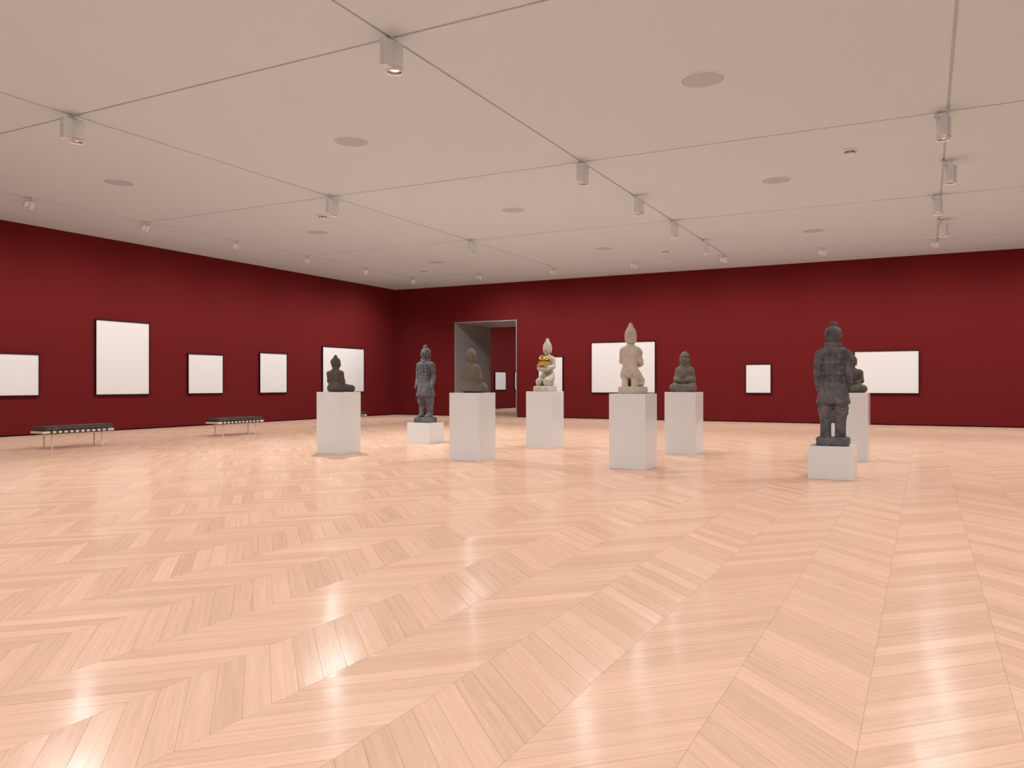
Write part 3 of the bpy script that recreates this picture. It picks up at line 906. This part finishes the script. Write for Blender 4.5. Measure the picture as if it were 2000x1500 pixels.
        # bun at the crown, leaning, with a flat flared tip
        k = cap(P, (.0, .004, 1.585), (-.004, .004, 1.616), .038, .044)
        k = U(k, ell(P, (.012, .002, 1.628), (.030, .034, .022)), .012)
        k = U(k, cap(P, (-.025, .0, 1.620), (-.056, -.002, 1.626), .024, .009), .014)
        k = k + .002 * np.sin(np.arctan2(X + .008, Y) * 9)
        return U(d, k, .010)
    sculpt('hair', hair, (-.13, -.13, 1.36), (.13, .15, 1.69), .005, M_terra, r)
    return r

# ------------------------------------------------------------------ seated figure with curled hair (faces -y)
def make_seated():
    r = empty('seated_statue', (0, 0, 0), 0, 'x', 'statue', 'dark brown seated statues with curled hair')
    def body(P):
        X, Y, Z = P
        d = loft(P, [.02, .06, .12, .19, .27, .33, .365, .395], [.135, .140, .130, .122, .132, .142, .122, .075], [.10, .105, .095, .080, .092, .092, .075, .05], .10)
        d = U(d, ell(P, (0, .095, .07), (.155, .125, .085)), .04)
        d = U(d, cap(P, (0, .098, .36), (0, .085, .45), .062, .056), .045)
        for g in (-1, 1):
            d = U(d, ell(P, (g * .128, .098, .335), (.052, .055, .052)), .05)
            d = U(d, cap(P, (g * .138, .10, .325), (g * .160, .075, .195), .043, .037), .016)
            d = U(d, cap(P, (g * .160, .072, .192), (g * .075, -.035, .165), .038, .026), .014)
            # thigh, knee
            d = U(d, cap(P, (g * .08, .07, .090), (g * .192, -.110, .068), .085, .060), .03)
            d = U(d, ell(P, (g * .194, -.125, .060), (.062, .064, .058)), .03)
        # crossed shins, the right one on top
        d = U(d, cap(P, (.19, -.115, .052), (-.06, -.150, .038), .048, .034), .012)
        d = U(d, cap(P, (-.19, -.115, .066), (.075, -.120, .088), .046, .032), .010)
        d = U(d, cap(P, (.075, -.120, .088), (.135, -.075, .105), .030, .020), .010)
        d = U(d, ell(P, (0, -.03, .075), (.17, .11, .060)), .03)
        # hands in the lap, one in the other
        d = hand(P, d, (.070, -.040, .162), (.030, -.055, .150), (-.055, -.062, .150), (0, -.95, .12), .0095, (.0, -.030, .178))
        d = hand(P, d, (-.070, -.040, .164), (-.035, -.055, .160), (.045, -.062, .166), (0, -.95, .12), .0095, (-.0, -.032, .184))
        # robe edge across back and chest
        pl = (X * .72 + (Z - .26) * .70)
        d = d - .005 * np.exp(-(pl / .007) ** 2) * (Z > .17) * (np.abs(X) < .14)
        # head
        d = U(d, ell(P, (0, .078, .528), (.080, .086, .092)), .015)
        d = U(d, ell(P, (0, .060, .475), (.060, .058, .050)), .03)
        d = face(P, d, (0, .068, .510), .093)
        d = ears(P, d, (0, .080, .522), .093, .083, .55)
        return np.maximum(d, -Z)
    sculpt('body', body, (-.28, -.22, -.012), (.28, .24, .635), .0055, M_brown, r)
    def hair(P):
        X, Y, Z = P
        d = ell(P, (0, .088, .546), (.088, .092, .078))
        d = U(d, loft(P, [.445, .47, .52, .56], [.062, .074, .084, .086], [.055, .068, .084, .090], .088), .01)
        d = U(d, cap(P, (0, .092, .592), (0, .092, .643), .054, .029), .012)
        lim = np.interp(Z, [.445, .54, .565, .60, .63], [.090, .082, .045, .005, -.06])
        d = I(d, lim - Y, .006)
        th = np.arctan2(X, Y - .09)
        d = d - .0032 * np.sin(th * 20) * np.sin(Z * 300)
        return d
    sculpt('hair', hair, (-.11, -.03, .43), (.11, .20, .69), .0035, M_brown, r)
    return r

# ------------------------------------------------------------------ seated monk with a smooth cap (faces -y)
def make_monk():
    r = empty('seated_monk_statue', (0, 0, 0), 0, 'x', 'statue', 'grey-brown robed monk statues seated cross-legged')
    def body(P):
        X, Y, Z = P
        d = loft(P, [.02, .10, .20, .30, .38, .43, .47], [.165, .160, .152, .146, .146, .130, .08], [.125, .125, .112, .108, .10, .082, .06], .055, 0, 2.2)
        d = U(d, cap(P, (0, .055, .42), (0, .045, .54), .080, .068), .035)
        for g in (-1, 1):
            d = U(d, ell(P, (g * .112, .050, .395), (.055, .062, .055)), .06)
            # wide sleeves
            d = U(d, cap(P, (g * .132, .050, .37), (g * .146, .035, .24), .046, .052), .012)
            d = U(d, cap(P, (g * .146, .030, .235), (g * .085, -.060, .215), .060, .046), .02)
            d = U(d, cap(P, (g * .152, .045, .24), (g * .170, .035, .16), .044, .032), .02)
            d = U(d, cap(P, (g * .09, .05, .10), (g * .165, -.055, .085), .10, .074), .03)
            d = U(d, ell(P, (g * .170, -.065, .076), (.072, .078, .076)), .03)
        # cloth hanging between the knees
        d = U(d, rbox(P, (0, -.060, .07), (.13, .085, .075), .04), .04)
        d = d + .003 * np.sin(np.sqrt(X ** 2 * 1.2 + (Z - .26) ** 2) * 150) * (Y < -.05) * (Z < .15) * (np.abs(X) < .11)
        # folds on the back
        fold = np.sin((Z - 1.3 * (X + .05) ** 2 * 6) * 95)
        d = d - .0028 * fold * (Y > .11) * np.exp(-((X + .0) / .08) ** 2) * np.exp(-((Z - .22) / .08) ** 2)
        # collar and dark fold under the arm
        d = S(d, cap(P, (.03, -.075, .29), (.085, -.060, .34), .018, .010), .03)
        d = S(d, cap(P, (0, -.075, .40), (-.01, -.075, .43), .022, .035), .03)
        # joined hands in an oval
        d = hand(P, d, (.085, -.085, .205), (.045, -.115, .195), (-.030, -.120, .190), (0, -.5, .85), .0105, (.004, -.118, .232))
        d = hand(P, d, (-.085, -.085, .205), (-.045, -.118, .200), (.030, -.124, .202), (0, -.5, .85), .0105, (-.004, -.118, .234))
        # head
        d = U(d, ell(P, (0, .040, .590), (.086, .090, .105)), .015)
        d = U(d, ell(P, (0, .020, .535), (.066, .062, .055)), .03)
        d = face(P, d, (0, .030, .578), .100)
        d = ears(P, d, (0, .045, .575), .100, .090, .75)
        return np.maximum(d, -Z)
    sculpt('body', body, (-.29, -.20, -.012), (.29, .23, .72), .006, M_grey, r)
    def cap_(P):
        X, Y, Z = P
        d = loft(P, [.535, .56, .60, .64, .67, .70, .725, .738], [.083, .090, .0965, .0945, .085, .066, .040, .012], [.080, .092, .100, .100, .091, .070, .042, .012], .050)
        lim = np.interp(Z, [.53, .60, .640, .652, .75], [.060, .050, .020, -.09, -.12])
        d = I(d, lim - Y, .008)
        # side flaps down to the collar
        for g in (-1, 1):
            d = U(d, cap(P, (g * .082, .050, .60), (g * .070, .045, .475), .016, .018), .02)
        return d - .001 * np.sin(X * 200) * np.sin(Z * 190) * np.sin(Y * 210)
    sculpt('hood', cap_, (-.125, -.09, .44), (.125, .17, .755), .005, M_grey, r)
    return r

# ------------------------------------------------------------------ kneeling figure with a tall hair knot, hands cupped (faces -y)
def make_kneeling():
    r = empty('kneeling_statue', (0, 0, 0), 0, 'x', 'statue', 'beige kneeling statues each holding a golden ball')
    def slab(P):
        d = rbox(P, (0, 0, .053), (.168, .198, .053), .014)
        return np.maximum(d + .002 * np.sin(P[0] * 55 + 1) * np.sin(P[2] * 50) + .0015 * np.sin(P[1] * 60), .0005 - P[2])
    sculpt('base', slab, (-.19, -.22, -.012), (.19, .22, .12), .006, M_sand, r)
    def body(P):
        X, Y, Z = P
        # pelvis to shoulders
        d = loft(P, [.245, .28, .34, .42, .50, .58, .64, .69, .72], [.115, .130, .128, .112, .108, .115, .120, .098, .06], [.095, .115, .105, .082, .080, .090, .088, .072, .045], [.125, .135, .140, .138, .138, .138, .138, .135, .13])
        for g in (-1, 1):
            d = U(d, ell(P, (g * .060, .148, .308), (.074, .078, .075)), .025)
            # thigh, knee, shin, upright foot
            d = U(d, cap(P, (g * .075, .10, .27), (g * .080, -.110, .190), .088, .060), .03)
            d = U(d, cap(P, (g * .078, -.118, .205), (g * .078, -.118, .160), .058, .052), .02)
            d = U(d, cap(P, (g * .080, -.11, .150), (g * .080, .12, .150), .050, .042), .015)
            d = U(d, rbox(P, (g * .070, .160, .178), (.046, .030, .084), .022), .008)
            d = U(d, ell(P, (g * .072, .150, .115), (.048, .045, .022)), .015)
            # shoulder, upper arm, forearm
            d = U(d, ell(P, (g * .106, .135, .635), (.054, .060, .056)), .045)
            d = U(d, cap(P, (g * .117, .135, .620), (g * .138, .095, .490), .045, .042), .014)
            d = U(d, cap(P, (g * .138, .092, .486), (g * .100, -.060, .470), .045, .036), .02)
            # armlet
            a = np.abs(Z + (Y - .1) * .25 - .582)
            d = d - .005 * np.exp(-(a / .010) ** 2) * (np.abs(X) > .10) - .004 * np.exp(-((np.abs(Z + (Y - .1) * .25 - .612)) / .008) ** 2) * (np.abs(X) > .10)
        # groove of the spine and between the buttocks
        d = S(d, cap(P, (0, .245, .22), (0, .250, .34), .016, .008), .04)
        d = S(d, cap(P, (0, .240, .38), (0, .244, .60), .010, .010), .05)
        # forearms end in two cupped hands under the ball
        d = U(d, ell(P, (0, -.048, .440), (.138, .092, .056)), .035)
        d = hand(P, d, (.090, -.055, .468), (.062, -.075, .476), (.082, -.160, .522), (.9, .05, .0), .012, (.114, -.035, .528))
        d = hand(P, d, (-.090, -.055, .468), (-.062, -.075, .476), (-.082, -.160, .522), (.9, .05, .0), .012, (-.114, -.035, .528))
        # neck and head
        d = U(d, cap(P, (0, .118, .68), (0, .112, .76), .052, .048), .03)
        d = U(d, ell(P, (0, .105, .848), (.0865, .092, .105)), .015)
        d = U(d, ell(P, (0, .085, .790), (.063, .060, .055)), .03)
        d = face(P, d, (0, .092, .828), .102)
        d = ears(P, d, (0, .105, .835), .102, .080, .50)
        # room for the ball
        d = S(d, ell(P, (0, -.060, .600), (.1195, .1195, .1195)), .004)
        return np.maximum(d, .098 - Z)
    sculpt('body', body, (-.225, -.21, .09), (.225, .25, .965), .0055, M_sand, r)
    def hair(P):
        X, Y, Z = P
        d = loft(P, [.752, .77, .82, .87, .90, .94, .975, .99, 1.02, 1.045, 1.056], [.072, .080, .089, .0910, .087, .074, .052, .042, .033, .022, .008], [.070, .080, .093, .095, .091, .075, .052, .042, .033, .022, .008], .115)
        lim = np.interp(Z, [.75, .86, .885, .91, 1.0], [.120, .110, .055, -.05, -.1])
        d = I(d, lim - Y, .006)
        th = np.arctan2(X, Y - .115)
        d = d - .0024 * np.sin(Z * 540) * (.55 + .45 * np.sin(th * 38 + np.floor(Z * 86) * 1.6)) * (Z < 1.0)
        return d
    sculpt('hair', hair, (-.12, -.02, .74), (.12, .24, 1.075), .003, M_sand, r)
    return r

def put(o, x, y, z, rz, label):
    o.location = (x, y, z); o.rotation_euler = (0, 0, rz); o['label'] = label
PI = math.pi
ww = make_warrior()
put(ww, PX[3], PYR[0], HW, PI, 'grey armoured warrior statue seen from behind, on the low plinth at the right')
copy_tree(ww, (PX[0], PYR[1], HW), 0, 'grey armoured warrior statue facing us, on the low plinth left of the doorway')
sa = make_seated()
put(sa, PX[0], PYR[0], HP, PI, 'dark seated statue seen from behind on the leftmost tall pedestal')
copy_tree(sa, (PX[3], PYR[1], HP), 0, 'dark seated statue facing us, half hidden behind the warrior at the right')
mk = make_monk()
put(mk, PX[1], PYR[0], HP, PI, 'grey seated monk statue seen from behind, in front of the doorway')
copy_tree(mk, (PX[2], PYR[1], HP), 0, 'grey hooded monk statue facing us with hands joined in its lap')
kn = make_kneeling()
put(kn, PX[2], PYR[0], HP, PI, 'beige kneeling statue seen from its back, in front of the wide picture')
copy_tree(kn, (PX[1], PYR[1], HP), 0, 'beige kneeling statue facing us, holding up the golden ball')

def ball(x, y, rz, label):
    bm = bmesh.new(); bmesh.ops.create_uvsphere(bm, u_segments=64, v_segments=40, radius=0.119)
    o = obj('golden_ball', bm, M_gold, None, True)
    o.location = (x + 0.060 * math.sin(rz), y - 0.060 * math.cos(rz), HP + 0.600)
    return tag(o, label, 'ball', 'golden balls held by the kneeling statues')
ball(PX[2], PYR[0], PI, 'golden ball just peeking out past the kneeling statue seen from its back')
ball(PX[1], PYR[1], 0, 'shiny golden ball in the hands of the front-facing kneeling statue')
